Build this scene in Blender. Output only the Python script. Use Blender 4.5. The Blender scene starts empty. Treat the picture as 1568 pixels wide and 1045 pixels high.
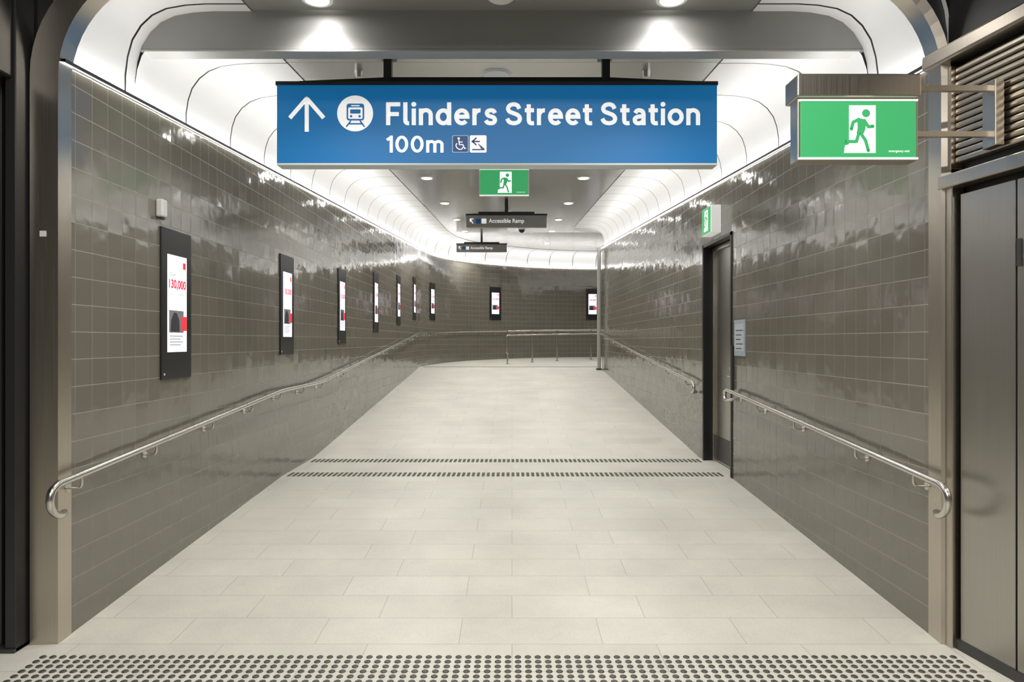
import bpy, bmesh, math, random
from mathutils import Vector
random.seed(3)
C=bpy.context.scene.collection
F=1045.0; H=1.6
def PW(px,py,d): return ((px-784)*d/F, d, H+(522.5-py)*d/F)

# ---------------------------------------------------------------- materials
def mat(name,col,rough=.5,metal=0,emit=0,ecol=None,spec=.5):
    m=bpy.data.materials.new(name); m.use_nodes=True
    b=m.node_tree.nodes['Principled BSDF']
    b.inputs['Base Color'].default_value=(*col,1); b.inputs['Roughness'].default_value=rough
    b.inputs['Metallic'].default_value=metal
    b.inputs['Specular IOR Level'].default_value=spec
    if emit:
        b.inputs['Emission Color'].default_value=(*(ecol or col),1); b.inputs['Emission Strength'].default_value=emit
    return m
def N(m,t,**k):
    n=m.node_tree.nodes.new(t)
    for a,v in k.items(): setattr(n,a,v)
    return n
def L(m,a,b): m.node_tree.links.new(a,b)
def M(m,op,a,b=None,c=None):
    n=N(m,'ShaderNodeMath',operation=op)
    for i,v in enumerate((a,b,c)):
        if v is None: continue
        if isinstance(v,(int,float)): n.inputs[i].default_value=v
        else: L(m,v,n.inputs[i])
    return n.outputs[0]
def MIX(m,f,a,b):
    n=N(m,'ShaderNodeMix',data_type='RGBA')
    if isinstance(f,(int,float)): n.inputs[0].default_value=f
    else: L(m,f,n.inputs[0])
    for i,v in ((6,a),(7,b)):
        if isinstance(v,tuple): n.inputs[i].default_value=(*v,1)
        else: L(m,v,n.inputs[i])
    return n.outputs[2]

def tile_mat():
    m=mat('glazed_taupe_tile',(.1,.09,.08),.1,spec=.85); b=m.node_tree.nodes['Principled BSDF']
    uv=N(m,'ShaderNodeUVMap').outputs[0]
    sc=N(m,'ShaderNodeVectorMath',operation='SCALE'); L(m,uv,sc.inputs[0]); sc.inputs['Scale'].default_value=1/.15
    fl=N(m,'ShaderNodeVectorMath',operation='FLOOR'); L(m,sc.outputs[0],fl.inputs[0])
    fr=N(m,'ShaderNodeVectorMath',operation='FRACTION'); L(m,sc.outputs[0],fr.inputs[0])
    wn=N(m,'ShaderNodeTexWhiteNoise',noise_dimensions='3D'); L(m,fl.outputs[0],wn.inputs[0])
    cf=N(m,'ShaderNodeVectorMath',operation='SUBTRACT'); L(m,fr.outputs[0],cf.inputs[0]); cf.inputs[1].default_value=(.5,.5,0)
    cr=N(m,'ShaderNodeVectorMath',operation='SUBTRACT'); L(m,wn.outputs['Color'],cr.inputs[0]); cr.inputs[1].default_value=(.5,.5,.5)
    dt=N(m,'ShaderNodeVectorMath',operation='DOT_PRODUCT'); L(m,cf.outputs[0],dt.inputs[0]); L(m,cr.outputs[0],dt.inputs[1])
    sx=N(m,'ShaderNodeSeparateXYZ'); L(m,cf.outputs[0],sx.inputs[0])
    gx=M(m,'GREATER_THAN',M(m,'ABSOLUTE',sx.outputs[0]),.485)
    gy=M(m,'GREATER_THAN',M(m,'ABSOLUTE',sx.outputs[1]),.486)
    g=M(m,'MAXIMUM',gx,gy)
    tc=MIX(m,wn.outputs['Value'],(.162,.148,.120),(.174,.159,.130))
    gc=MIX(m,gy,(.23,.215,.18),(.36,.34,.29))
    L(m,MIX(m,g,tc,gc),b.inputs['Base Color'])
    L(m,M(m,'MULTIPLY_ADD',g,.5,.11),b.inputs['Roughness'])
    nz=N(m,'ShaderNodeTexNoise'); L(m,uv,nz.inputs['Vector']); nz.inputs['Scale'].default_value=10; nz.inputs['Detail'].default_value=1
    h=M(m,'MULTIPLY',dt.outputs['Value'],.005)
    h=M(m,'MULTIPLY_ADD',nz.outputs['Fac'],.0022,h)
    h=M(m,'MULTIPLY_ADD',g,-.0008,h)
    bp=N(m,'ShaderNodeBump'); bp.inputs['Distance'].default_value=1; L(m,h,bp.inputs['Height']); L(m,bp.outputs[0],b.inputs['Normal'])
    return m
TILE=tile_mat()

def floor_mat():
    m=mat('pale_stone_paving',(.6,.58,.5),.35); b=m.node_tree.nodes['Principled BSDF']
    tc=N(m,'ShaderNodeTexCoord').outputs['Object']
    br=N(m,'ShaderNodeTexBrick'); L(m,tc,br.inputs['Vector']); br.offset=.37; br.offset_frequency=2; br.squash=1
    br.inputs['Color1'].default_value=(.63,.615,.54,1); br.inputs['Color2'].default_value=(.67,.655,.58,1)
    br.inputs['Mortar'].default_value=(.43,.415,.355,1); br.inputs['Scale'].default_value=1
    br.inputs['Mortar Size'].default_value=.0022; br.inputs['Mortar Smooth'].default_value=.1
    br.inputs['Brick Width'].default_value=.76; br.inputs['Row Height'].default_value=.3
    n1=N(m,'ShaderNodeTexNoise'); L(m,tc,n1.inputs['Vector']); n1.inputs['Scale'].default_value=1.4; n1.inputs['Detail'].default_value=6; n1.inputs['Roughness'].default_value=.65
    n2=N(m,'ShaderNodeTexNoise'); L(m,tc,n2.inputs['Vector']); n2.inputs['Scale'].default_value=90; n2.inputs['Detail'].default_value=3
    f=M(m,'MULTIPLY_ADD',n1.outputs['Fac'],.5,.75); f=M(m,'MULTIPLY',f,M(m,'MULTIPLY_ADD',n2.outputs['Fac'],.24,.88))
    hs=N(m,'ShaderNodeHueSaturation'); L(m,br.outputs['Color'],hs.inputs['Color']); L(m,f,hs.inputs['Value'])
    L(m,hs.outputs[0],b.inputs['Base Color'])
    L(m,M(m,'MULTIPLY_ADD',n1.outputs['Fac'],.25,.28),b.inputs['Roughness'])
    bp=N(m,'ShaderNodeBump'); bp.inputs['Distance'].default_value=.0006; L(m,n2.outputs['Fac'],bp.inputs['Height']); L(m,bp.outputs[0],b.inputs['Normal'])
    return m
FLOOR=floor_mat()

def cove_mat(name,col,rough,metal=0,period=.81,obj=False,seamcol=(.03,.03,.03),w=.009,ph=.0):
    m=mat(name,col,rough,metal); b=m.node_tree.nodes['Principled BSDF']
    v=N(m,'ShaderNodeTexCoord').outputs['Object'] if obj else N(m,'ShaderNodeUVMap').outputs[0]
    s=N(m,'ShaderNodeSeparateXYZ'); L(m,v,s.inputs[0])
    a=s.outputs[1 if obj else 0]
    fr=M(m,'FRACT',M(m,'DIVIDE',M(m,'ADD',a,-4.33+.81*10+ph),period))
    g=M(m,'LESS_THAN',fr,w/period)
    L(m,MIX(m,g,col,seamcol),b.inputs['Base Color'])
    if metal: L(m,M(m,'MULTIPLY',M(m,'SUBTRACT',1,g),metal),b.inputs['Metallic'])
    return m
COVE=cove_mat('white_cove_panel',(.83,.83,.83),.35,seamcol=(.01,.01,.01),w=.018)
CEIL=cove_mat('satin_ceiling_panel',(.42,.41,.39),.22,.6,obj=True,seamcol=(.05,.05,.05),w=.006)
GREYP=mat('grey_painted_panel',(.24,.24,.232),.4)

def brushed(name,col,rough,sc=(200,200,2)):
    m=mat(name,col,rough,1); b=m.node_tree.nodes['Principled BSDF']
    tc=N(m,'ShaderNodeTexCoord').outputs['Object']; mp=N(m,'ShaderNodeMapping'); L(m,tc,mp.inputs[0]); mp.inputs['Scale'].default_value=sc
    n=N(m,'ShaderNodeTexNoise'); L(m,mp.outputs[0],n.inputs['Vector']); n.inputs['Scale'].default_value=1; n.inputs['Detail'].default_value=2
    L(m,M(m,'MULTIPLY_ADD',n.outputs['Fac'],.1,rough-.05),b.inputs['Roughness'])
    L(m,MIX(m,n.outputs['Fac'],tuple(c*.92 for c in col),tuple(min(1,c*1.08) for c in col)),b.inputs['Base Color'])
    return m
STEEL=brushed('brushed_steel_panel',(.46,.445,.41),.33)
STEELF=brushed('brushed_steel_frame',(.54,.49,.42),.3)
RAIL=mat('polished_steel_rail',(.62,.60,.56),.24,1)
BLACK=mat('black_powdercoat',(.012,.012,.012),.35)
DARK=mat('dark_cladding',(.02,.02,.021),.3)
DGREY=mat('dark_grey_metal',(.07,.07,.068),.4,.5)
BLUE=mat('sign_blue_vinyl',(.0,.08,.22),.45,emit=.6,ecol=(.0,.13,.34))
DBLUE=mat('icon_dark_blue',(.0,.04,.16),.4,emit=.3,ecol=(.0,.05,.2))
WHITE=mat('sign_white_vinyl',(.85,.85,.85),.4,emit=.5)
GREEN=mat('exit_sign_green',(.03,.27,.09),.4,emit=.7,ecol=(.05,.36,.13))
GWHITE=mat('exit_sign_white',(.9,.95,.9),.4,emit=.9)
SIGNGREY=mat('sign_grey',(.16,.16,.15),.4,emit=.12)
SCREEN=mat('screen_white',(.5,.5,.55),.3,emit=1.3,ecol=(.85,.88,1))
SRED=mat('screen_red',(.5,.02,.03),.3,emit=.9,ecol=(.8,.03,.05))
SGREY=mat('screen_grey',(.2,.2,.22),.3,emit=.3)
SDK=mat('screen_dark',(.05,.05,.06),.3,emit=.1)
WPLAST=mat('white_plastic',(.7,.7,.68),.4)
WGLOW=mat('exit_box_opal',(.75,.75,.73),.4,emit=.45)
LED=mat('led_diffuser',(1,1,1),.5,emit=21,ecol=(1,.99,.97))
LED2=mat('led_wall_grazer',(1,1,1),.5,emit=16,ecol=(1,.99,.97))
DISC=mat('downlight_lens',(1,1,1),.5,emit=60,ecol=(1,.98,.94))
STUD=mat('tactile_stud_metal',(.11,.105,.09),.45,.5)

# ---------------------------------------------------------------- mesh helpers
def empty(name):
    e=bpy.data.objects.new(name,None); C.objects.link(e); e.empty_display_size=.1; return e
def mk(name,verts,faces,m,parent=None,uvs=None,smooth=False):
    me=bpy.data.meshes.new(name); me.from_pydata([tuple(v) for v in verts],[],faces); 
    ms=m if isinstance(m,list) else [m]
    for x in ms: me.materials.append(x)
    if uvs:
        ul=me.uv_layers.new(name='UVMap')
        for lp in me.loops: ul.data[lp.index].uv=uvs[lp.vertex_index]
    if smooth:
        for p in me.polygons: p.use_smooth=True
    o=bpy.data.objects.new(name,me); C.objects.link(o)
    if parent: o.parent=parent
    return o
def box(name,x0,x1,y0,y1,z0,z1,m,parent=None,bev=0):
    v=[(x,y,z) for x in (x0,x1) for y in (y0,y1) for z in (z0,z1)]
    f=[(0,1,3,2),(4,6,7,5),(0,4,5,1),(2,3,7,6),(0,2,6,4),(1,5,7,3)]
    o=mk(name,v,f,m,parent)
    if bev:
        b=o.modifiers.new('b','BEVEL'); b.width=bev; b.segments=2
    return o
def frame_at(O,R,Nn): return (Vector(O),Vector(R).normalized(),Vector((0,0,1)),Vector(Nn).normalized())
def fp(fr,a,b,off=0): return fr[0]+fr[1]*a+fr[2]*b+fr[3]*off
def fbox(name,fr,a0,a1,b0,b1,o0,o1,m,parent,bev=0):
    v=[fp(fr,a,b,o) for a in (a0,a1) for b in (b0,b1) for o in (o0,o1)]
    f=[(0,1,3,2),(4,6,7,5),(0,4,5,1),(2,3,7,6),(0,2,6,4),(1,5,7,3)]
    ob=mk(name,v,f,m,parent)
    if bev:
        bm=ob.modifiers.new('b','BEVEL'); bm.width=bev; bm.segments=2
    return ob
def poly(name,fr,pts,off,m,parent): 
    return mk(name,[fp(fr,a,b,off) for a,b in pts],[tuple(range(len(pts)))],m,parent)
def rect(name,fr,a0,a1,b0,b1,off,m,parent): return poly(name,fr,[(a0,b0),(a1,b0),(a1,b1),(a0,b1)],off,m,parent)
def circ(c,r,n=32): return [(c[0]+r*math.cos(2*math.pi*i/n),c[1]+r*math.sin(2*math.pi*i/n)) for i in range(n)]
def rrect(a0,a1,b0,b1,r,n=6):
    p=[]
    for cx,cy,t0 in ((a1-r,b0+r,-90),(a1-r,b1-r,0),(a0+r,b1-r,90),(a0+r,b0+r,180)):
        for i in range(n+1):
            t=math.radians(t0+90*i/n); p.append((cx+r*math.cos(t),cy+r*math.sin(t)))
    return p
def stroke(name,fr,lines,w,off,m,parent,caps=True):
    V=[];Fc=[]; k=0
    for ln in lines:
        for (a,b),(c,d) in zip(ln,ln[1:]):
            dx,dy=c-a,d-b; l=math.hypot(dx,dy) or 1; nx,ny=-dy/l*w/2,dx/l*w/2
            V+= [fp(fr,a+nx,b+ny,off),fp(fr,a-nx,b-ny,off),fp(fr,c-nx,d-ny,off),fp(fr,c+nx,d+ny,off)]
            Fc.append(tuple(range(len(V)-4,len(V))))
        if caps:
            for a,b in ln:
                k+=1
                V+=[fp(fr,x,y,off+.00004*(k%3)) for x,y in circ((a,b),w/2,14)]; Fc.append(tuple(range(len(V)-14,len(V))))
    return mk(name,V,Fc,m,parent)
def text(name,s,fr,a0,a1,b0,b1,off,m,parent,bold=.01,sp=1.0):
    cu=bpy.data.curves.new('t','FONT'); cu.body=s; cu.size=1; cu.offset=bold; cu.space_character=sp; cu.resolution_u=4
    o=bpy.data.objects.new('t',cu); C.objects.link(o)
    bpy.context.view_layer.update(); dg=bpy.context.evaluated_depsgraph_get()
    me=bpy.data.meshes.new_from_object(o.evaluated_get(dg)); bpy.data.objects.remove(o)
    xs=[v.co.x for v in me.vertices]; ys=[v.co.y for v in me.vertices]
    x0,x1,y0,y1=min(xs),max(xs),min(ys),max(ys)
    for v in me.vertices:
        a=a0+(v.co.x-x0)/(x1-x0)*(a1-a0); b=b0+(v.co.y-y0)/(y1-y0)*(b1-b0); v.co=fp(fr,a,b,off)
    me.materials.clear(); me.materials.append(m)
    ob=bpy.data.objects.new(name,me); C.objects.link(ob); ob.parent=parent
    return ob
# monoline sign lettering (drawn as mitred ribbons)
def cat2(P,n=5):
    return [(v.x,v.y) for v in smoothpts([(a,b,0) for a,b in P],n)]
def ell(cx,cy,rx,ry,a0,a1,n=20):
    return [(cx+rx*math.cos(math.radians(a0+(a1-a0)*i/n)),cy+ry*math.sin(math.radians(a0+(a1-a0)*i/n))) for i in range(n+1)]
def glyph(ch):
    if ch=='F': return 21,[[(3,0),(3,35)],[(3,32),(21,32)],[(3,17),(19,17)]]
    if ch=='l': return 8,[[(3,35),(3,8)]+cat2([(3,8),(3.6,4.8),(6,3.1),(8.6,3)])]
    if ch=='i': return 6,[[(3,0),(3,25.5)],'dot']
    if ch=='n': return 20.5,[[(3,0),(3,25.5)],ell(10.3,15.8,7.3,7.2,180,0)+[(17.6,0)]]
    if ch=='m': return 32,[[(3,0),(3,25.5)],ell(9.6,16.6,6.6,6.4,180,0)+[(16.2,0)],ell(22.8,16.6,6.6,6.4,180,0)+[(29.4,0)]]
    if ch=='d': return 23,[ell(11.3,12.8,8.3,9.8,0,360,28),[(20,35),(20,0)]]
    if ch=='e': return 22.5,[[(3.2,13)]+[(19.6,13)]+ell(11.3,12.8,8.3,9.8,2,318,26)]
    if ch=='r': return 13,[[(3,0),(3,25.5)],ell(11,13.5,8,9.2,180,82,10)]
    if ch=='s': return 19,[cat2([(16,18.5),(14,21.8),(9.8,22.8),(5.4,21.5),(4,18.2),(6,14.8),(10,13.3),(14.2,11.6),(16,8),(14.3,4.2),(9.8,3),(5,4),(2.4,7.4)])]
    if ch=='S': return 25.5,[cat2([(21,25),(18.5,30),(12.8,32),(6.8,30.3),(4,25.8),(6,21),(12.5,18.2),(19.4,15),(22,9.8),(19.4,4.9),(12.8,3),(6,4.9),(2.6,10)])]
    if ch=='t': return 14.5,[[(6,32),(6,9)]+cat2([(6,9),(6.8,4.8),(9.6,3),(14,3.2)]),[(0,22.8),(14,22.8)]]
    if ch=='a': return 20,[cat2([(4,18.5),(6.5,22),(10.5,22.8),(15,21),(16.6,16.5)])+[(16.6,0)],cat2([(16.6,13.6),(9.5,13.2),(4.3,11),(3.3,7.6),(5,4),(9,2.9),(13.5,4.2),(16.6,8)])]
    if ch=='o': return 24,[ell(12,12.8,9,9.8,0,360,28)]
    if ch=='1': return 13,[[(10,0),(10,35)],[(10,31.5),(2,26)]]
    if ch=='0': return 24,[ell(12,17.5,9,14.5,0,360,30)]
def ribbon(V,Fc,pts,w,tf):
    n=len(pts); closed=math.hypot(pts[0][0]-pts[-1][0],pts[0][1]-pts[-1][1])<1e-6
    b=len(V)
    for i,(x,y) in enumerate(pts):
        a=pts[i-1] if i else (pts[-2] if closed else pts[0]); c=pts[i+1] if i<n-1 else (pts[1] if closed else pts[-1])
        d1=Vector((x-a[0],y-a[1])); d2=Vector((c[0]-x,c[1]-y))
        if d1.length<1e-6: d1=d2
        if d2.length<1e-6: d2=d1
        d1.normalize(); d2.normalize(); t=(d1+d2); 
        if t.length<1e-3: t=d2
        t.normalize(); nn=Vector((-t.y,t.x)); k=min(1.6,1/max(.3,nn.dot(Vector((-d1.y,d1.x)))))
        V.append(tf(x+nn.x*w/2*k,y+nn.y*w/2*k)); V.append(tf(x-nn.x*w/2*k,y-nn.y*w/2*k))
    for i in range(n-1): a=b+2*i; Fc.append((a,a+1,a+3,a+2))
def signword(name,s,fr,a0,a1,b0,capH,off,m,parent,w=6.0,gap=4.6):
    x=0;items=[]
    for ch in s:
        adv,gl=glyph(ch); items.append((x,gl)); x+=adv+gap
    tot=x-gap; sx_=(a1-a0)/tot; sy_=capH/35
    V=[];Fc=[];k=0
    for x0_,gl in items:
        for ln in gl:
            k+=1; oo=off+.00015*(k%2)
            tf=lambda X,Y: fp(fr,a0+(x0_+X)*sx_,b0+Y*sy_,oo)
            if ln=='dot':
                b_=len(V); V+= [tf(*p) for p in circ((3,32),3.7,20)]; Fc.append(tuple(range(b_,b_+20)))
            else: ribbon(V,Fc,ln,w,tf)
    return mk(name,V,Fc,m,parent)
def tube(name,pts,r,m,parent,res=8,smooth=True):
    cu=bpy.data.curves.new(name,'CURVE'); cu.dimensions='3D'; cu.bevel_depth=r; cu.bevel_resolution=4; cu.use_fill_caps=True
    sp=cu.splines.new('POLY'); sp.points.add(len(pts)-1)
    for p,q in zip(sp.points,pts): p.co=(*q,1)
    cu.materials.append(m); o=bpy.data.objects.new(name,cu); C.objects.link(o); o.parent=parent
    return o
def smoothpts(P,n=8):
    P=[Vector(p) for p in P]; out=[]
    for i in range(len(P)-1):
        p0=P[max(i-1,0)];p1=P[i];p2=P[i+1];p3=P[min(i+2,len(P)-1)]
        for k in range(n):
            t=k/n; out.append(.5*((2*p1)+(p2-p0)*t+(2*p0-5*p1+4*p2-p3)*t*t+(3*p1-p0-3*p2+p3)*t**3))
    out.append(P[-1]); return out
def fillet(P,r=.08,n=6):
    P=[Vector(p) for p in P]; out=[P[0]]
    for a,b,c in zip(P,P[1:],P[2:]):
        ra=min(r,(a-b).length*.49); rc=min(r,(c-b).length*.49)
        s=b+(a-b).normalized()*ra; e=b+(c-b).normalized()*rc
        for i in range(n+1):
            t=i/n; out.append(s*(1-t)**2+b*2*t*(1-t)+e*t*t)
    out.append(P[-1]); return out

# ---------------------------------------------------------------- levels
def fz(d):
    K=[(-9,0),(3.6,0),(7.1,.19),(8.25,.19),(17.7,.92),(19.5,.93),(23.6,1.07),(30,1.07)]
    for (a,x),(b,y) in zip(K,K[1:]):
        if d<=b: return x+(y-x)*(d-a)/(b-a)
    return 1.07
def zt(d): return min(3.105+.064*(d-3.72),4.06)
XL=-2.398; XR=2.267
lp=[Vector((XL,y,0)) for y in (3.62,4.45,6,8,10,12,14,16,17.2)]
crv=smoothpts([(XL,17.2,0),(XL,18.3,0),(-2.25,19.45,0),(-1.84,20.5,0),(-1.2,21.35,0),(-.3,22.05,0),(.7,22.65,0),(1.7,23.0,0),(2.9,23.2,0),(5,23.3,0),(10,23.3,0)],10)
LP=lp+crv[1:]
arc=[Vector((XR+.35-.35*math.cos(t),17.2+.35*math.sin(t),0)) for t in [math.radians(a) for a in range(0,91,10)]]
RP=[Vector((XR,y,0)) for y in (3.62,4.45,6,8,10,12,14,16)]+arc+[Vector((5,17.55,0)),Vector((10,17.55,0))]
def tang(P,i):
    a=P[max(i-1,0)]; b=P[min(i+1,len(P)-1)]; return (b-a).normalized()
def norm(P,i,side):
    t=tang(P,i); return Vector((t.y,-t.x,0))*side
def sweep(name,P,side,prof,m,smooth=True,parent=None,hs=1,i0=0,i1=None):
    V=[];U=[];s=P[0].y
    for i,p in enumerate(P):
        if i: s+=(P[i]-P[i-1]).length
        n=norm(P,i,side)
        for off,zf in prof:
            z=zf(p.y); q=p+n*off; V.append((q.x,q.y,z)); U.append((s,z))
    k=len(prof); Fc=[]
    if i1 is None: i1=len(P)-1
    V=V[i0*k:(i1+1)*k]; U=U[i0*k:(i1+1)*k]
    for i in range(i1-i0):
        for j in range(k-1):
            a=i*k+j; f=(a,a+1,a+k+1,a+k); Fc.append(f if side<0 else f[::-1])
    return mk(name,V,Fc,m,parent,U,smooth)
cprof=[(-.06,0),(-.06,.12),(-.045,.22),(-.015,.31),(.04,.385),(.11,.44),(.2,.475),(.32,.493),(.45,.5),(.70,.5)]
def cp(k=1): return [(o,(lambda h:(lambda d: zt(d)+h*k))(h)) for o,h in cprof]
W=[(0,lambda d:fz(d)-.05),(0,zt)]
KB=len(lp)+9
sweep('wall_left',LP,1,W,TILE,i1=KB)
sweep('wall_far',LP,1,W,TILE,i0=KB)
D0,D1,DT=7.05,8.06,2.70
wr=empty('wall_right')
def sub(P,a,b):
    return [Vector((XR,a,0))]+[p for p in P if p.y>a+1e-3 and (p.y<b-1e-3)]+([Vector((XR,b,0))] if b<17 else [])
sweep('tiles_near',sub(RP,3.62,D0),-1,W,TILE,parent=wr)
sweep('tiles_over_door',[Vector((XR,D0,0)),Vector((XR,D1,0))],-1,[(0,lambda d:DT),(0,zt)],TILE,parent=wr)
sweep('tiles_far',sub(RP,D1,99),-1,W,TILE,parent=wr)
for side,P,nm in ((1,LP,'left'),(-1,RP,'right')):
    Pn=[p for p in P if p.y<=4.46][:2]; Pf=P[1:]
    g=empty('ceiling_cove_'+nm)
    sweep('cove_panels_entry',Pn,side,cp(1.2),COVE,parent=g)
    sweep('cove_panels',Pf,side,cp(1),COVE,parent=g)
    l=empty('cove_strip_light')
    sweep('led_diffuser',P,side,[(-.058,lambda d:zt(d)+.004),(-.012,lambda d:zt(d)+.004)],LED,parent=l)
    sweep('wall_cap',P,side,[(-.065,lambda d:zt(d)-.012),(-.065,lambda d:zt(d)),(.004,lambda d:zt(d)+.002),(.03,lambda d:zt(d)),(.03,lambda d:zt(d)-.018),(0,lambda d:zt(d)-.014)],DGREY,smooth=False,parent=l)
    sweep('led_grazer',P,side,[(.010,lambda d:zt(d)-.0175),(.020,lambda d:zt(d)-.0175)],LED2,parent=l)
def cz(d): return zt(d)+.506
V=[];Fc=[]
rows=[4.47,8,12,17.5]
for y in rows: V+=[(-2.35,y,cz(y)),(2.2,y,cz(y))]
for i in range(len(rows)-1): a=2*i; Fc.append((a,a+2,a+3,a+1))
b=len(V)
for y in (17.5,18.64,24): V+=[(-2.6,y,cz(y)),(10.5,y,cz(y))]
Fc+=[(b,b+2,b+3,b+1),(b+2,b+4,b+5,b+3)]
mk('ceiling',V,Fc,CEIL)
def nz(d): return zt(d)+.606
mk('ceiling_entry',[(-2.35,3.62,nz(3.62)),(-2.35,4.5,nz(4.5)),(2.2,4.5,nz(4.5)),(2.2,3.62,nz(3.62))],[(0,1,2,3)],GREYP)
hb=empty('bulkhead_beam')
box('face',-2.44,2.31,4.45,4.56,3.50,3.78,GREYP,hb,.006)
box('edge_trim',-2.42,2.29,4.445,4.565,3.488,3.50,mat('trim_light',(.3,.3,.285),.4),hb)
def fl():
    V=[];Fc=[]
    def strip(ys,x0,x1):
        b=len(V)
        for y in ys: V.extend([(x0,y,fz(y)),(x1,y,fz(y))])
        for i in range(len(ys)-1): a=b+2*i; Fc.append((a,a+1,a+3,a+2))
    strip([-6,3.6],-7,7); strip([3.6,7.1,8.25,17.7],-2.45,2.5); strip([17.7,19.5,23.6,24],-2.6,10.5)
    return mk('floor',V,Fc,FLOOR)
fl()
mk('wall_end',[(10,17,.5),(10,24,.5),(10,24,4.6),(10,17,4.6)],[(0,1,2,3)],TILE,uvs=[(0,0),(7,0),(7,4),(0,4)])

def studs(y0,rows,x0,x1,name='tactile_paving_studs',p=.05,r=.0165):
    V=[];Fc=[]; n=12
    nx=int((x1-x0)/p)
    for j in range(rows):
        for i in range(nx+1):
            x=x0+i*p; y=y0+j*p; z=fz(y)
            b=len(V)
            for rr,h in ((r,-.001),(r*.98,.003),(r*.75,.0055)):
                for k in range(n):
                    t=2*math.pi*k/n; V.append((x+rr*math.cos(t),y+rr*math.sin(t),z+h))
            for k in range(n):
                k2=(k+1)%n
                Fc.append((b+k,b+k2,b+n+k2,b+n+k)); Fc.append((b+n+k,b+n+k2,b+2*n+k2,b+2*n+k))
            Fc.append(tuple(range(b+2*n,b+3*n)))
    return mk(name,V,Fc,STUD)
studs(2.95,11,-2.37,2.27)
studs(7.12,4,-2.33,2.2,p=.052,r=.018); studs(7.95,4,-2.33,2.2,p=.052,r=.018); studs(17.75,5,-2.3,2.2)

# ---------------------------------------------------------------- portal
def arch(x0,x1,zs,r,n=14):
    p=[(x0,-.0)]
    for i in range(n+1):
        t=math.pi-(math.pi/2)*i/n; p.append((x0+r+r*math.cos(t),zs+r*math.sin(t)))
    for i in range(n+1):
        t=math.pi/2-(math.pi/2)*i/n; p.append((x1-r+r*math.cos(t),zs+r*math.sin(t)))
    p.append((x1,0)); return p
po=empty('entrance_portal')
B=arch(XL-.135,XR+.04,3.0,.66)
B2=[(x,z) for x,z in B]
def band(name,P,y0,Q,y1,m,par,sm=False):
    V=[(x,y0,z) for x,z in P]+[(x,y1,z) for x,z in Q]; n=len(P)
    return mk(name,V,[(i,i+1,n+i+1,n+i) for i in range(n-1)],m,par,smooth=sm)
A1=arch(XL+.004,XR-.004,3.0,.6)
band('return',A1,3.60,A1,3.71,STEELF,po,True)
band('face',A1,3.60,B2,3.585,STEELF,po)
band('outer_edge',B2,3.585,B2,3.66,DGREY,po)
OUT=[]
for i,(x,z) in enumerate(B2):
    if i<=1: OUT.append((-7,z))
    elif i>=len(B2)-2: OUT.append((7,z))
    elif x<0: OUT.append((-7+ (i-1)*.35,4.09))
    else: OUT.append((7-(len(B2)-2-i)*.35,4.09))
band('fascia',B2,3.65,OUT,3.65,DARK,po)
box('asset_label',XL-.085,XL-.055,3.588,3.594,2.15,2.18,WPLAST,po)
lc=empty('dark_cladding_column')
box('panel_a',-2.60,-2.545,3.50,3.64,0,4.08,DARK,lc,.004)
box('panel_b',-3.3,-2.64,3.53,3.64,0,4.08,DARK,lc,.004)
box('plinth',-3.3,-2.545,3.49,3.64,0,.02,DGREY,lc)
box('header',-3.6,-2.56,3.2,3.5,2.95,3.5,DARK,lc,.01)

# hall
mk('ceiling_hall',[(-7,-6,4.1),(7,-6,4.1),(7,3.66,4.1),(-7,3.66,4.1)],[(0,1,2,3)],mat('hall_ceiling',(.06,.06,.06),.5))
mk('wall_back',[(-7,-6,0),(7,-6,0),(7,-6,4.1),(-7,-6,4.1)],[(0,1,2,3)],mat('hall_wall',(.3,.29,.28),.35))
mk('wall_hall_left',[(-7,-6,0),(-7,3.66,0),(-7,3.66,4.1),(-7,-6,4.1)],[(0,1,2,3)],mat('hall_side',(.24,.23,.215),.35))

# right service wall (steel doors, shutter)
sw=empty('service_door')
R0=Vector((2.30,3.6,0)); R1=Vector((2.49,2.3,0)); t=(R0-R1).normalized()
FR=frame_at(R0,(-t),(-1,-.14,0))
LEN=(R1-R0).length
fbox('frame_post',FR,-.02,.05,0,2.42,-.05,.02,STEELF,sw,.004)
fbox('door_leaf',FR,.07,.395,.02,2.36,-.04,-.01,STEEL,sw,.003)
fbox('door_leaf_b',FR,.405,LEN+.5,.02,2.36,-.04,-.01,STEEL,sw,.003)
fbox('backing',FR,-.02,LEN+.5,0,4.0,-.12,-.06,BLACK,sw)
fbox('header_trim',FR,-.03,LEN+.5,2.40,2.47,-.05,.04,STEELF,sw,.006)
fbox('flush_pull',FR,.41,.43,1.95,2.08,-.012,.0,DGREY,sw,.003)
fbox('plinth',FR,0,LEN+.5,0,.05,-.03,0,DGREY,sw)
sh=empty('roller_shutter_housing')
k=0
zz=2.53
while zz<3.02:
    fbox('slat_%d'%k,FR,.03,LEN+.5,zz,zz+.03,-.06,-.012,STEELF,sh,.009); zz+=.036; k+=1
fbox('end_plate',FR,-.01,.03,2.5,3.04,-.06,.01,STEELF,sh,.003)
tb=empty('portal_soffit_trim')
o=fbox('steel_band',FR,-.12,LEN+.5,3.06,3.14,-.06,.06,STEELF,tb,.012)
fbox('upper_cladding',FR,-.02,LEN+.5,3.14,4.08,-.06,-.02,DARK,tb)

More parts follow.
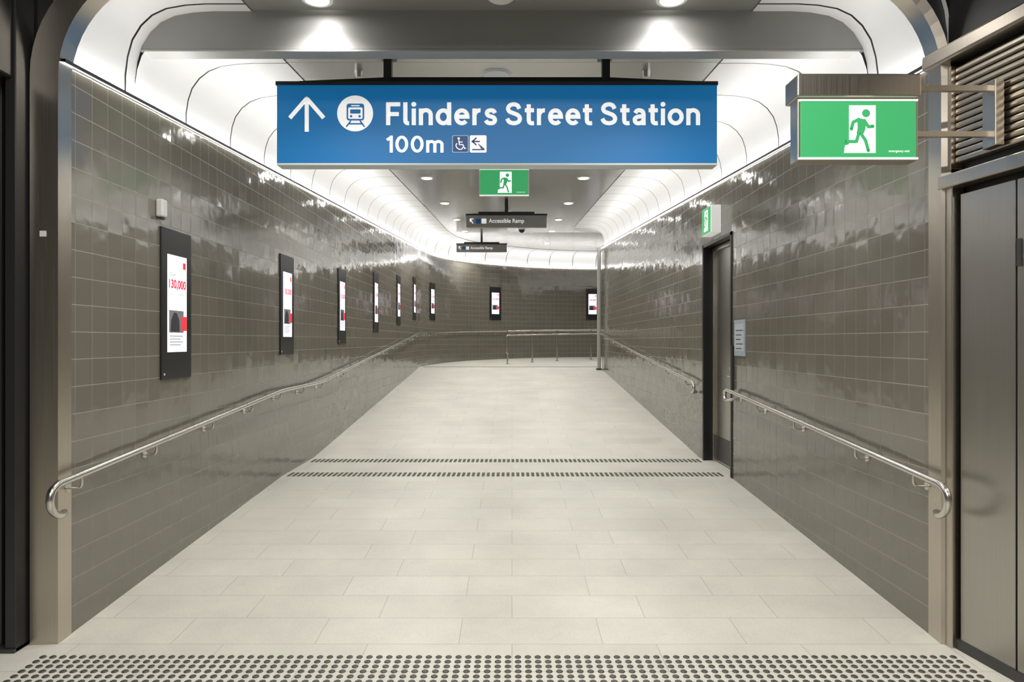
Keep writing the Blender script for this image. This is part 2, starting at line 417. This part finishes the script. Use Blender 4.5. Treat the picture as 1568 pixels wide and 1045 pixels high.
# ---------------------------------------------------------------- door in right wall
dr=empty('door_1')
xr=XR+.12
mk('far_jamb',[(XR,D1,fz(D1)),(xr+.02,D1,fz(D1)),(xr+.02,D1,DT),(XR,D1,DT)],[(0,1,2,3)],BLACK,dr)
mk('near_jamb',[(XR,D0,0),(xr+.02,D0,0),(xr+.02,D0,DT),(XR,D0,DT)],[(0,3,2,1)],BLACK,dr)
mk('soffit',[(XR,D0,DT),(xr+.02,D0,DT),(xr+.02,D1,DT),(XR,D1,DT)],[(0,3,2,1)],BLACK,dr)
box('jamb_trim_far',XR-.012,XR+.03,D1-.01,D1+.035,.19,DT+.03,BLACK,dr)
box('jamb_trim_near',XR-.012,XR+.03,D0-.03,D0+.01,.19,DT+.03,BLACK,dr)
box('head_trim',XR-.012,XR+.03,D0-.03,D1+.035,DT-.005,DT+.03,BLACK,dr)
box('leaf',xr,xr+.05,D0+.05,D1-.05,.2,DT-.06,STEEL,dr,.003)
box('door_frame_far',xr-.03,xr+.03,D1-.055,D1-.002,.19,DT-.01,STEELF,dr,.003)
box('door_frame_near',xr-.03,xr+.03,D0+.002,D0+.055,.19,DT-.01,STEELF,dr,.003)
box('door_frame_head',xr-.03,xr+.03,D0+.05,D1-.05,DT-.06,DT-.01,STEELF,dr,.003)
box('kick_plate',xr-.004,xr,D0+.07,D1-.07,.22,.5,DGREY,dr)
box('lock_plate',xr-.01,xr,D0+.14,D0+.2,1.05,1.35,RAIL,dr,.003)
tube('lever',fillet([(xr,D0+.17,1.22),(xr-.06,D0+.17,1.22),(xr-.06,D0+.3,1.22)],.02),.011,RAIL,dr)
cd=empty('wall_notice')
fw=frame_at((XR,6.95,0),(0,-1,0),(-1,0,0))
fbox('plate',fw,0.02,.34,1.45,1.81,0,.012,mat('notice',(.35,.42,.46),.35),cd,.003)
fbox('panel',fw,.05,.31,1.50,1.77,.012,.014,mat('notice_panel',(.5,.56,.6),.3),cd)
for i in range(5): fbox('line_%d'%i,fw,.08,.08+.2-.03*(i%3),1.70-.045*i,1.71-.045*i,.014,.0145,SDK,cd)
ic=empty('door_intercom')
fbox('body',fw,-.06,-.015,1.1,1.55,0,.03,DGREY,ic,.004)
fbox('button',fw,-.05,-.025,1.3,1.33,.03,.036,RAIL,ic,.002)

# ---------------------------------------------------------------- exit signs
def running_man(fr,s,mback,mfig,par,off,cx,cz_):
    def q(a,b): return (cx+a*s, cz_+b*s)
    poly('door_pictogram',fr,[q(-.17,-.42),q(.30,-.42),q(.30,.42),q(-.17,.42)],off,mback,par)
    poly('floor_pictogram',fr,[q(-.26,-.42),q(-.17,-.42),q(-.17,-.27),q(-.24,-.29)],off,mback,par)
    poly('head',fr,[(a,b) for a,b in circ(q(.13,.28),.072*s,20)],off+.0006,mfig,par)
    poly('torso',fr,[q(-.03,.20),q(.13,.17),q(.12,-.0),q(.07,-.12),q(-.04,-.08),q(-.02,.02)],off+.0006,mfig,par)
    stroke('limbs',fr,[[q(0,.17),q(-.10,.12),q(-.13,.0)],[q(.10,.15),q(.17,.04),q(.25,.05)],
        [q(.04,-.08),q(.12,-.2),q(.17,-.38)],[q(-.0,-.08),q(-.04,-.22),q(-.24,-.22)]],.06*s,off+.0008,mfig,par)
def exit_sign(fr,w,h,cx=0,th=.09,det=True):
    g=empty('exit_sign')
    fbox('housing',fr,-w/2-.012,w/2+.012,-h/2-.012,h/2+.05,-th,0,STEELF if det else WPLAST,g,.004)
    fbox('diffuser',fr,-w/2,w/2,-h/2,h/2,0,.006,GREEN,g,.002)
    fbox('rim',fr,-w/2-.008,w/2+.008,-h/2-.008,-h/2,0,.008,GWHITE,g)
    fbox('rim_t',fr,-w/2-.008,w/2+.008,h/2,h/2+.008,0,.008,GWHITE,g)
    running_man(fr,h,GWHITE,GREEN,g,.007,cx,0)
    text('label','emergency exit',fr,w*.26,w*.44,-h*.42,-h*.37,.008,GWHITE,g,0)
    return g
d=3.25
x0,_,z1=PW(1222,152,d); x1,_,z0=PW(1405,245,d)
es=exit_sign(frame_at(((x0+x1)/2,d,(z0+z1)/2),(1,-.0,0),(0,-1,0)),x1-x0-.02,z1-z0-.02)
_,_,ztop=PW(0,116,d)
box('top_housing',x0-.015,x1+.0,d-.03,d+.12,z1+.005,ztop,STEELF,es,.006)
for py in (131,202):
    xa,_,za=PW(1400,py,d)
    box('arm_%d'%py,xa,2.36,d+.03,d+.055,za-.013,za+.013,STEELF,es)
box('bracket_plate',2.30,2.345,d+.0,d+.09,PW(0,222,d)[2],PW(0,120,d)[2],STEELF,es,.004)

d=8.3
x0,_,z1=PW(734,259,d); x1,_,z0=PW(810,300,d)
es2=exit_sign(frame_at(((x0+x1)/2,d,(z0+z1)/2),(1,0,0),(0,-1,0)),x1-x0-.02,z1-z0-.02,th=.05,det=False)
for a in (-.15,.15): tube('hanger',[((x0+x1)/2+a,d+.03,z1+.02),((x0+x1)/2+a,d+.03,cz(d))],.008,DGREY,es2)
fw2=frame_at((XR,7.57,2.93),(0,-1,0),(-1,0,0))
g=empty('exit_sign')
fbox('housing',fw2,-.17,.17,-.15,.15,0.0,.11,WGLOW,g,.004)
fbox('diffuser',fw2,-.155,.155,-.14,.14,.11,.118,GREEN,g)
running_man(fw2,.27,GWHITE,GREEN,g,.119,0,0)

# ---------------------------------------------------------------- blue sign
d=4.85
bs=empty('wayfinding_sign')
fr=frame_at((0,d,H),(1,0,0),(0,-1,0))
def sx(px): return (px-784)*d/F
def sz(py): return (522.5-py)*d/F
def Q(px,py): return (sx(px),sz(py))
u=d/F
fbox('panel',fr,sx(424),sx(1098),sz(250),sz(130),-.12,0,BLUE,bs,.003)
fbox('bottom_edge',fr,sx(424),sx(1098),sz(253),sz(250),-.12,.003,mat('sign_edge',(.5,.55,.55),.4),bs)
fbox('top_rail',fr,sx(422.5),sx(1099),sz(130.5),sz(125),-.13,.008,BLACK,bs)
poly('canopy_bar',fr,[Q(440,125),Q(1082,125),Q(1068,120),Q(930,114),Q(592,114),Q(455,120)],-.05,BLACK,bs)
for px in (592,929):
    fbox('post',fr,sx(px-6),sx(px+6),sz(125),cz(d)-H,-.09,-.03,BLACK,bs)
    fbox('post_plate',fr,sx(px-11),sx(px+11),cz(d)-H-.045,cz(d)-H,-.13,.0,DGREY,bs)
signword('word_flinders','Flinders',fr,sx(591.5),sx(761),sz(192),35*u,.003,WHITE,bs,6.3)
signword('word_street','Street',fr,sx(774),sx(907),sz(192),35*u,.003,WHITE,bs,6.3,4.0)
signword('word_station','Station',fr,sx(919.5),sx(1071.5),sz(192),35*u,.003,WHITE,bs,6.3,4.2)
signword('distance','100m',fr,sx(591),sx(679),sz(234),26*u,.003,WHITE,bs,5.8)
stroke('arrow',fr,[[Q(470,202),Q(470,153)],[Q(444,181),Q(470,151),Q(496,181)]],6.3*u,.003,WHITE,bs,False)
poly('arrow_tip',fr,[Q(465,157),Q(470,147.5),Q(475,157)],.0034,WHITE,bs)
poly('train_disc',fr,circ(Q(544,174),27.5*u,48),.003,WHITE,bs)
poly('train_body',fr,rrect(sx(531),sx(558),sz(185),sz(159),4*u),.0045,BLUE,bs)
poly('train_face',fr,rrect(sx(533.5),sx(555.5),sz(182.5),sz(165),2*u),.0052,WHITE,bs)
poly('train_window',fr,rrect(sx(536.5),sx(552.5),sz(174.5),sz(168),1.5*u),.006,BLUE,bs)
poly('train_roof',fr,rrect(sx(538),sx(551),sz(163.2),sz(161.6),.5*u),.006,WHITE,bs)
for px in (538,551): poly('train_lamp',fr,circ(Q(px,178.5),1.9*u,16),.006,BLUE,bs)
stroke('train_track',fr,[[Q(537,186),Q(531,194)],[Q(552,186),Q(558,194)],[Q(534,190),Q(555,190)]],2.2*u,.0045,BLUE,bs)
poly('access_border',fr,rrect(sx(692.5),sx(717.5),sz(234),sz(207.5),2*u),.003,mat('icon_rim',(.4,.55,.7),.4,emit=.3),bs)
poly('access_tile',fr,rrect(sx(693.5),sx(716.5),sz(233),sz(208.5),1.6*u),.0045,DBLUE,bs)
poly('access_head',fr,circ(Q(702.5,212.5),1.8*u,14),.006,WHITE,bs)
stroke('access_body',fr,[[Q(702.8,215),Q(703.5,222),Q(709,222),Q(711.5,228),Q(713,227.5)],[Q(703,218),Q(708,218)],
   [Q(705-5.2*math.sin(a+.5)-1.5,224.5-4.8*math.cos(a+.2)) for a in [0.3,.8,1.3,1.8,2.3,2.8,3.3,3.8,4.2]]],1.4*u,.006,WHITE,bs)
poly('turn_tile',fr,rrect(sx(719.5),sx(745),sz(234),sz(207.5),2*u),.003,WHITE,bs)
stroke('turn_arrow',fr,[[Q(723,217),Q(734,217)],[Q(729,212),Q(723.5,217),Q(729,222)]],2.2*u,.0045,DBLUE,bs)
poly('ramp_wedge',fr,[Q(731,219),Q(742,228),Q(742,230.5),Q(723,230.5),Q(723,228.5),Q(737,228.5)],.0045,DBLUE,bs)

def ramp_sign(px0,px1,py0,py1,d):
    g=empty('overhead_direction_sign')
    s=d/F; fr=frame_at((px0*s-784*s,d,H+(522.5-py1)*s),(1,0,0),(0,-1,0)); w=(px1-px0)*s; h=(py1-py0)*s
    fbox('panel',fr,0,w,0,h,-.1,0,SIGNGREY,g,.003)
    fbox('top_rail',fr,-.01,w+.01,h,h+.03,-.11,.005,BLACK,g)
    zt_=cz(d)-fr[0].z
    for a in (.5,): fbox('post',fr,w*a-.03,w*a+.03,h,zt_,-.08,-.03,BLACK,g)
    fbox('spreader',fr,w*.15,w*.85,h+.02,h+.07,-.09,-.02,BLACK,g)
    text('label','Accessible Ramp',fr,w*.28,w*.72,h*.25,h*.72,.003,WHITE,g,.012)
    rect('icon_a',fr,w*.12,w*.18,h*.3,h*.72,.003,DBLUE,g); rect('icon_b',fr,w*.19,w*.25,h*.3,h*.72,.003,WHITE,g)
    stroke('arrow',fr,[[(w*.085,h*.3),(w*.05,h*.68)],[(w*.05,h*.45),(w*.05,h*.7),(w*.09,h*.7)]],.02,.003,WHITE,g,False)
ramp_sign(714,837,330,348,12.2)
ramp_sign(699,776,374.5,386,19.4)

# ---------------------------------------------------------------- screens on walls
def screen(p,t,n):
    g=empty('digital_display'); z0=fz(p.y)+1.79-.525
    fr=frame_at((p.x,p.y,z0),t,n); w,h=.43,1.05
    T=.014
    fbox('housing',fr,-w/2,w/2,0,h,0.001,T,BLACK,g,.003)
    a0,a1=-w/2+.075,w/2-.075; b0,b1=h*.18,h*.83
    rect('screen_face',fr,a0,a1,b0,b1,T+.0015,SCREEN,g)
    hh=b1-b0; o=T+.003
    text('headline','130,000',fr,a0+.02,a1-.015,b0+hh*.64,b0+hh*.75,o,SRED,g,.035)
    text('kicker','Over',fr,a0+.03,a0+.12,b0+hh*.78,b0+hh*.82,o,SGREY,g,0)
    text('subline','new trips a week',fr,a0+.03,a1-.05,b0+hh*.58,b0+hh*.615,o,SGREY,g,0)
    rect('logo',fr,a1-.06,a1-.02,b0+hh*.87,b0+hh*.94,o,SRED,g)
    rect('photo_block',fr,a0+.02,a1-.05,b0+hh*.2,b0+hh*.43,o,SGREY,g)
    rect('photo_red',fr,a1-.08,a1-.005,b0+hh*.22,b0+hh*.37,o+.0006,SRED,g)
    poly('photo_dark',fr,[(a0+.04,b0+hh*.21),(a0+.17,b0+hh*.21),(a0+.165,b0+hh*.33),(a0+.13,b0+hh*.4),(a0+.09,b0+hh*.41),(a0+.05,b0+hh*.33)],o+.0006,SDK,g)
    for i in range(4): rect('copy_%d'%i,fr,a0+.03,a1-.06-.03*(i%2),b0+hh*(.16-.03*i),b0+hh*(.168-.03*i),o,SGREY,g)
    fbox('camera_dot',fr,-w/2+.03,-w/2+.045,.03,.045,T,T+.002,WPLAST,g)
for y in (4.86,7.25,9.6,12.0,14.4,16.75): screen(Vector((XL,y,0)),(0,1,0),(1,0,0))
for px in (661.5,758,907):
    bi=None
    for i in range(len(LP)-1):
        a=784+LP[i].x*F/LP[i].y-px; b_=784+LP[i+1].x*F/LP[i+1].y-px
        if LP[i].y>18.3 and a<=0<=b_ : bi=(i,-a/(b_-a)); break
    i,f_=bi; p=LP[i].lerp(LP[i+1],f_)
    t=tang(LP,i); n=norm(LP,i,1); screen(p+n*.012,t,n)

sn=empty('wall_sensor'); fs=frame_at((XL,4.62,0),(0,1,0),(1,0,0))
fbox('body',fs,-.03,.04,2.44,2.56,0,.05,WPLAST,sn,.012); fbox('lens',fs,-.015,.025,2.425,2.45,.01,.04,DGREY,sn,.004)

# ---------------------------------------------------------------- handrails
def bracket(g,q,n):
    q=Vector(q); w=q-n*.08
    tube('bracket',fillet([q-Vector((0,0,.015)),q-Vector((0,0,.075)),w-Vector((0,0,.075))],.03),.007,RAIL,g)
    b=w-Vector((0,0,.075))
    bm=bmesh.new(); bmesh.ops.create_cone(bm,cap_ends=True,segments=20,radius1=.024,radius2=.022,depth=.008)
    me=bpy.data.meshes.new('rose'); bm.to_mesh(me); bm.free(); me.materials.append(RAIL)
    o=bpy.data.objects.new('rose',me); C.objects.link(o); o.parent=g; o.location=b+n*.005; o.rotation_euler=n.to_track_quat('Z','Y').to_euler()
def rz(d):
    K=[(3.3,.855),(6.9,1.10),(8.3,1.10),(17.5,1.82),(19.5,1.83),(24,1.97)]
    if d<3.3: return .855
    for (a,x),(b,y) in zip(K,K[1:]):
        if d<=b: return x+(y-x)*(d-a)/(b-a)
    return 1.97
xl=XL+.08
g=empty('handrail')
base=[(xl,3.5,rz(3.5)),(xl,6.9,rz(6.9)),(xl,8.3,rz(8.3)),(xl,17.3,rz(17.3))]
hook=[(xl-.03,3.58,.70),(xl,3.50,.705),(xl,3.445,.74),(xl,3.425,.79),(xl,3.44,.84),(xl,3.49,.868)]
pts=smoothpts(hook,6)[:-1]+fillet(base[:],.15)
off=[]
for i,p in enumerate(LP):
    if p.y>17.4 and p.x<6:
        q=p+norm(LP,i,1)*.08; off.append((q.x,q.y,rz(p.y)))
tube('rail',pts+off,.019,RAIL,g)
for y in (3.68,4.45,5.3,6.1,6.85,7.6,8.35,9.4,10.5,11.6,12.7,13.8,14.9,16,17.1): bracket(g,(xl,y,rz(y)),Vector((1,0,0)))
for i,p in enumerate(LP):
    if p.y>18 and p.x<5 and i%5==0:
        n=norm(LP,i,1); q=p+n*.08; bracket(g,(q.x,q.y,rz(p.y)),n)
xr_=XR-.08
g=empty('handrail')
hook=[(xr_+.04,3.58,.70),(xr_,3.50,.705),(xr_,3.445,.74),(xr_,3.425,.79),(xr_,3.44,.84),(xr_,3.49,.868)]
tail=[(xr_,6.95,1.10),(xr_,7.0,1.09),(xr_,7.02,1.04),(xr_,6.98,1.0),(xr_+.06,6.96,1.0)]
tube('rail',smoothpts(hook,6)[:-1]+[Vector((xr_,3.5,rz(3.5))),Vector((xr_,6.8,rz(6.8)))]+smoothpts([(xr_,6.85,1.097)]+tail,5),.019,RAIL,g)
for y in (3.72,4.35,5.3,6.1,6.75): bracket(g,(xr_,y,rz(y)),Vector((-1,0,0)))
g=empty('handrail')
hook=[(xr_+.06,8.32,.98),(xr_,8.27,.98),(xr_,8.22,1.01),(xr_,8.22,1.06),(xr_,8.28,1.10)]
rest=[(xr_,8.4,rz(8.4))]
for i,p in enumerate(RP):
    if p.y>8.5 and p.x<6:
        q=p+norm(RP,i,-1)*.08; rest.append((q.x,q.y,rz(p.y)))
tube('rail',smoothpts(hook,6)[:-1]+[Vector(r) for r in rest],.019,RAIL,g)
for y in (8.6,9.7,10.8,11.9,13,14.1,15.2,16.3): bracket(g,(xr_,y,rz(y)),Vector((-1,0,0)))
# corner post
cg=empty('corner_guard')
box('steel_post',XR-.125,XR-.035,17.12,17.21,fz(17.2)-.01,zt(17.2)-.02,mat('pale_steel_post',(.6,.59,.56),.35,.6),cg,.02)
box('base_plate',XR-.15,XR-.02,17.10,17.24,fz(17.2)-.02,fz(17.2)+.03,DGREY,cg,.005)

gr=empty('ramp_guardrail')
P=[(777,19.7),(815,20.4),(853,21.0),(905,21.6),(960,22.0)]
tp=[]
for px,dd in P:
    x=(px-784)*dd/F; tp.append(Vector((x,dd,fz(dd)+.95)))
    tube('post',[(x,dd,fz(dd)-.01),(x,dd,fz(dd)+.94)],.024,RAIL,gr)
    box('base_plate',x-.06,x+.06,dd-.06,dd+.06,fz(dd)-.01,fz(dd)+.012,RAIL,gr)
tube('top_rail',tp,.024,RAIL,gr)
lo=[p+Vector((.02,-.07,-.12)) for p in tp]
tube('grab_rail',fillet([lo[0]+Vector((0,0,-.55)),lo[0]+Vector((-.04,0,-.5)),lo[0]+Vector((-.04,0,0))]+lo[1:],.06),.02,RAIL,gr)

# ---------------------------------------------------------------- ceiling fittings
def downlight(x,y,z,power,r=.075):
    g=empty('recessed_downlight'); n=28; V=[];Fc=[]
    for rr,h in ((r*1.3,0),(r*1.3,-.008),(r*1.0,-.010),(r*.95,.0)):
        for k in range(n): t=2*math.pi*k/n; V.append((x+rr*math.cos(t),y+rr*math.sin(t),z+h))
    for j in range(3):
        for k in range(n): Fc.append((j*n+k,j*n+(k+1)%n,(j+1)*n+(k+1)%n,(j+1)*n+k))
    mk('trim_ring',V,Fc,WPLAST,g)
    V=[(x+r*.96*math.cos(2*math.pi*k/n),y+r*.96*math.sin(2*math.pi*k/n),z-.006) for k in range(n)]
    mk('lens',V,[tuple(range(n))[::-1]],DISC,g)
    ld=bpy.data.lights.new('lamp','SPOT'); ld.energy=power; ld.spot_size=math.radians(135); ld.spot_blend=.8; ld.shadow_soft_size=.07; ld.color=(1,.98,.95)
    lo=bpy.data.objects.new('lamp',ld); C.objects.link(lo); lo.location=(x,y,z-.03); lo.parent=g
for y in (7.4,10.1,12.8,15.5,18.2,20.7):
    for x in (-1.26,1.06): downlight(x,y,cz(y)-.004,125)
for x in (-1.22,1.0): downlight(x,4.27,nz(4.27)-.004,65)
for x in (3.8,6.5): downlight(x,20.4,cz(20.4)-.004,140)
def disc(name,x,y,z,r,h,m):
    bm=bmesh.new(); bmesh.ops.create_cone(bm,cap_ends=True,segments=32,radius1=r*.8,radius2=r,depth=h)
    me=bpy.data.meshes.new(name); bm.to_mesh(me); bm.free(); me.materials.append(m)
    o=bpy.data.objects.new(name,me); C.objects.link(o); o.location=(x,y,z-h/2); return o
disc('ceiling_speaker',-.12,5.4,cz(5.4),.125,.02,WPLAST)
disc('ceiling_speaker',-.07,4.25,nz(4.25),.09,.015,WPLAST)
for y in (9.2,11.2,14,16.5): disc('smoke_detector',-.07,y,cz(y),.06,.04,WPLAST)
for x in (-1.2,1.05): disc('sprinkler_head',x,5.35,cz(5.35),.035,.05,RAIL)
cam=empty('security_camera'); 
bm=bmesh.new(); bmesh.ops.create_uvsphere(bm,u_segments=20,v_segments=12,radius=.08)
me=bpy.data.meshes.new('dome'); bm.to_mesh(me); bm.free(); me.materials.append(BLACK)
o=bpy.data.objects.new('dome',me); C.objects.link(o); o.location=(.25,17.5,cz(17.5)-.04); o.parent=cam
o=disc('collar',.25,17.5,cz(17.5),.1,.04,WPLAST); o.parent=cam

def area(name,loc,sx_,sy_,e,rot=(0,0,0),col=(1,.97,.92)):
    ld=bpy.data.lights.new(name,'AREA'); ld.shape='RECTANGLE'; ld.size=sx_; ld.size_y=sy_; ld.energy=e; ld.color=col
    o=bpy.data.objects.new(name,ld); C.objects.link(o); o.location=loc; o.rotation_euler=rot; return o
area('hall_ceiling_light',(0,1.9,4.0),3.2,.3,115)
area('hall_ceiling_light',(0,-1.2,4.0),4,.4,170)

w=bpy.data.worlds.new('World'); bpy.context.scene.world=w; w.use_nodes=True
w.node_tree.nodes['Background'].inputs[0].default_value=(.02,.02,.022,1)

cd_=bpy.data.cameras.new('Camera'); cam_=bpy.data.objects.new('Camera',cd_); C.objects.link(cam_)
cam_.location=(0,0,H); cam_.rotation_euler=(math.pi/2,0,0); cd_.lens=24; cd_.sensor_width=36
bpy.context.scene.camera=cam_
bpy.context.scene.view_settings.view_transform='Standard'
